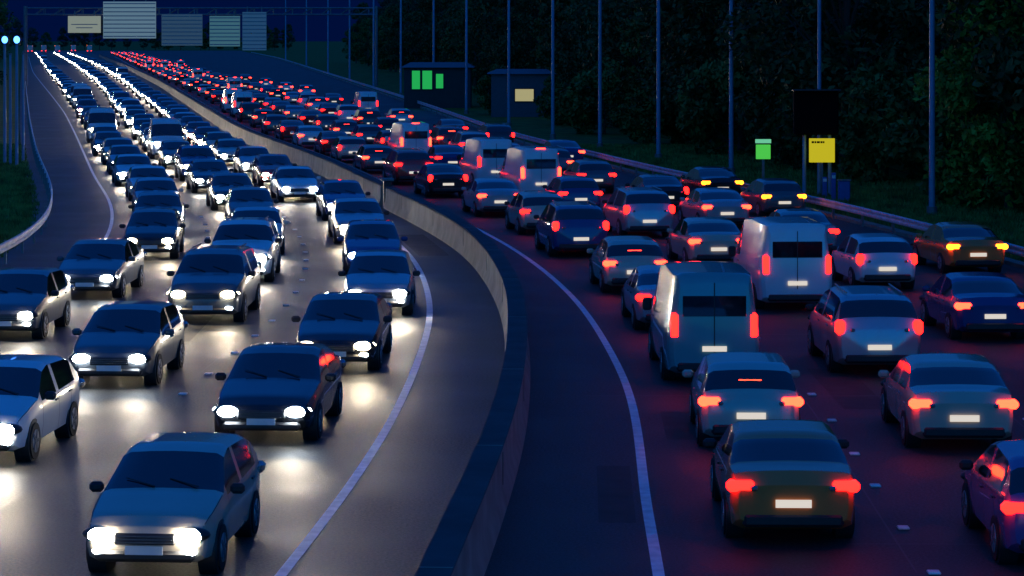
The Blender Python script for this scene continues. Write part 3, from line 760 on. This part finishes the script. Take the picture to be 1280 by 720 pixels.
WOOD=['tall dark broadleaf tree in the wood beyond the right guard rail','bushy dark green tree in the wood beyond the right guard rail','tall blue-green dark tree in the wood beyond the right guard rail','spreading dark tree in the wood beyond the right guard rail']
# rows of the wood, following the right guard rail
nt_=0
for row,(off,step) in enumerate(((13,6.5),(20,8.0),(29,10))):
    D=52+row*4
    while D<760:
        st=step*max(1,D/170)
        x=at(cGR,D)+off+random.uniform(-2,2)+ max(0,D-95)*.012; y=D+random.uniform(-2,2)
        pxx=640+F*x/y
        skip = (480<pxx<600 and y<275) or (600<pxx<700 and y<245) or (row==0 and 1085<pxx<1300) or pxx<345+ (0 if row else 10) or pxx>2600
        if not skip:
            k=random.choice([0,0,1,2,3]); tree(x,y,k,random.uniform(.85,1.25),random.uniform(0,6.28),WOOD[k]); nt_+=1
        D+=st*random.uniform(.8,1.2)
# leafy tree at the right edge and bushes
tree(*P(1262,262)[:2],5,.85,1.0,'bright green leafy tree at the right edge above the grass bank',None)
tree(*P(1225,255)[:2],4,1.2,2.2,'rounded green bush on the grass bank left of the edge tree',None,'bush')
for px,py in((1000,222),(885,203),(790,186),(725,172),(668,160),(600,146),(1085,240)):
    x,y,_=P(px,py); tree(x+2,y+8,4,random.uniform(.7,1.1),random.uniform(0,6),'low dark bush at the foot of the wood','low bushes at the foot of the wood','bush')
# far trees at the end of the road, left side
for px,D,k,sc in((-60,330,0,1),(-25,360,1,1.1)):
    tree((px-640)*D/F,D,k,sc,px,'dark tree beyond the left verge at the picture edge','trees beyond the left verge')
x,y=0,0
for i in range(26):
    px=-60+i*17+random.uniform(-5,5); D=1500+random.uniform(0,120)
    tree((px-640)*D/F,D,random.choice([0,2,1]),random.uniform(.7,1.15),i,'tiny distant tree on the far horizon behind the gantry','distant trees on the horizon')
# grass tufts on both verges
def tufts(name,region,n,m,hh):
    vs=[];fs=[]
    for i in range(n):
        x,y=region(); 
        for q in range(5):
            a=random.uniform(0,6.28); l=random.uniform(.5,1)*hh; dx,dy=math.cos(a)*.025,math.sin(a)*.025; lx,ly=random.uniform(-.1,.1),random.uniform(-.1,.1)
            ox_,oy_=random.uniform(-.12,.12),random.uniform(-.12,.12); k=len(vs)
            vs+= [(x+ox_-dx,y+oy_-dy,-.03),(x+ox_+dx,y+oy_+dy,-.03),(x+ox_+lx,y+oy_+ly,l)]; fs.append((k,k+1,k+2))
    me=bpy.data.meshes.new(name); me.from_pydata(vs,[],fs); me.materials.append(m); o=bpy.data.objects.new(name,me); COL.objects.link(o); return tag(o,'short green grass on the '+('right' if 'right' in name else 'left')+' verge','grass',None,'stuff')
M_TUFT=leafmat('grass_blades',(.11,.2,.04))
def regR(): 
    D=random.uniform(70,170); return at(cGR,D)+random.uniform(1.2,13),D
def regL():
    D=random.uniform(75,170); return at(cGL,D)-random.uniform(.6,8),D
o=tufts('right_grass',regR,16000,M_TUFT,.22); o.name='grass'
o=tufts('left_grass',regL,12000,M_TUFT,.22); o.name='grass'

# ------------------------------------------------------------------ dusk sky, weak added key light, camera
w=bpy.data.worlds.new('World'); scn.world=w; w.use_nodes=True; nt=w.node_tree; bg=nt.nodes['Background']
sky=nt.nodes.new('ShaderNodeTexSky'); sky.sky_type='NISHITA'; sky.sun_disc=False; sky.sun_elevation=math.radians(-1.5); sky.sun_rotation=math.radians(170)
sky.ozone_density=6; sky.air_density=1.2; sky.dust_density=.3
mx=nt.nodes.new('ShaderNodeMix'); mx.data_type='RGBA'; mx.blend_type='MULTIPLY'; mx.inputs['Factor'].default_value=1
mx.inputs['B'].default_value=(.10,1.35,1.05,1)      # tungsten white balance of the night photograph
nt.links.new(sky.outputs[0],mx.inputs['A']); ad=nt.nodes.new('ShaderNodeMix'); ad.data_type='RGBA'; ad.blend_type='ADD'; ad.inputs['Factor'].default_value=1
ad.inputs['B'].default_value=(.0001,.0022/SKY*2,.020/SKY*2,1)      # even navy added over the whole sky, lifting its dark horizon
nt.links.new(mx.outputs['Result'],ad.inputs['A']); nt.links.new(ad.outputs['Result'],bg.inputs['Color']); bg.inputs['Strength'].default_value=SKY
sl=bpy.data.lights.new('added_twilight_key','SUN'); sl.energy=.02; sl.angle=math.radians(20); sl.color=(.5,.65,1)  # weak bluish key added to lift the dusk; the sun is already down
so=bpy.data.objects.new('added_twilight_key',sl); COL.objects.link(so); so.rotation_euler=(math.radians(50),0,math.radians(-30))
cam=bpy.data.cameras.new('camera'); co=bpy.data.objects.new('camera',cam); COL.objects.link(co)
co.location=(0,0,H); co.rotation_euler=(math.radians(90),0,0)
cam.sensor_width=36; cam.lens=F/1280*36; cam.shift_y=-(360-YH)/1280; cam.clip_end=9000; cam.clip_start=.5
scn.camera=co
scn.view_settings.view_transform='Standard'; scn.view_settings.look='None'; scn.view_settings.exposure=0; scn.view_settings.gamma=1
print('TREES',nt_,'OBJECTS',len(scn.objects))
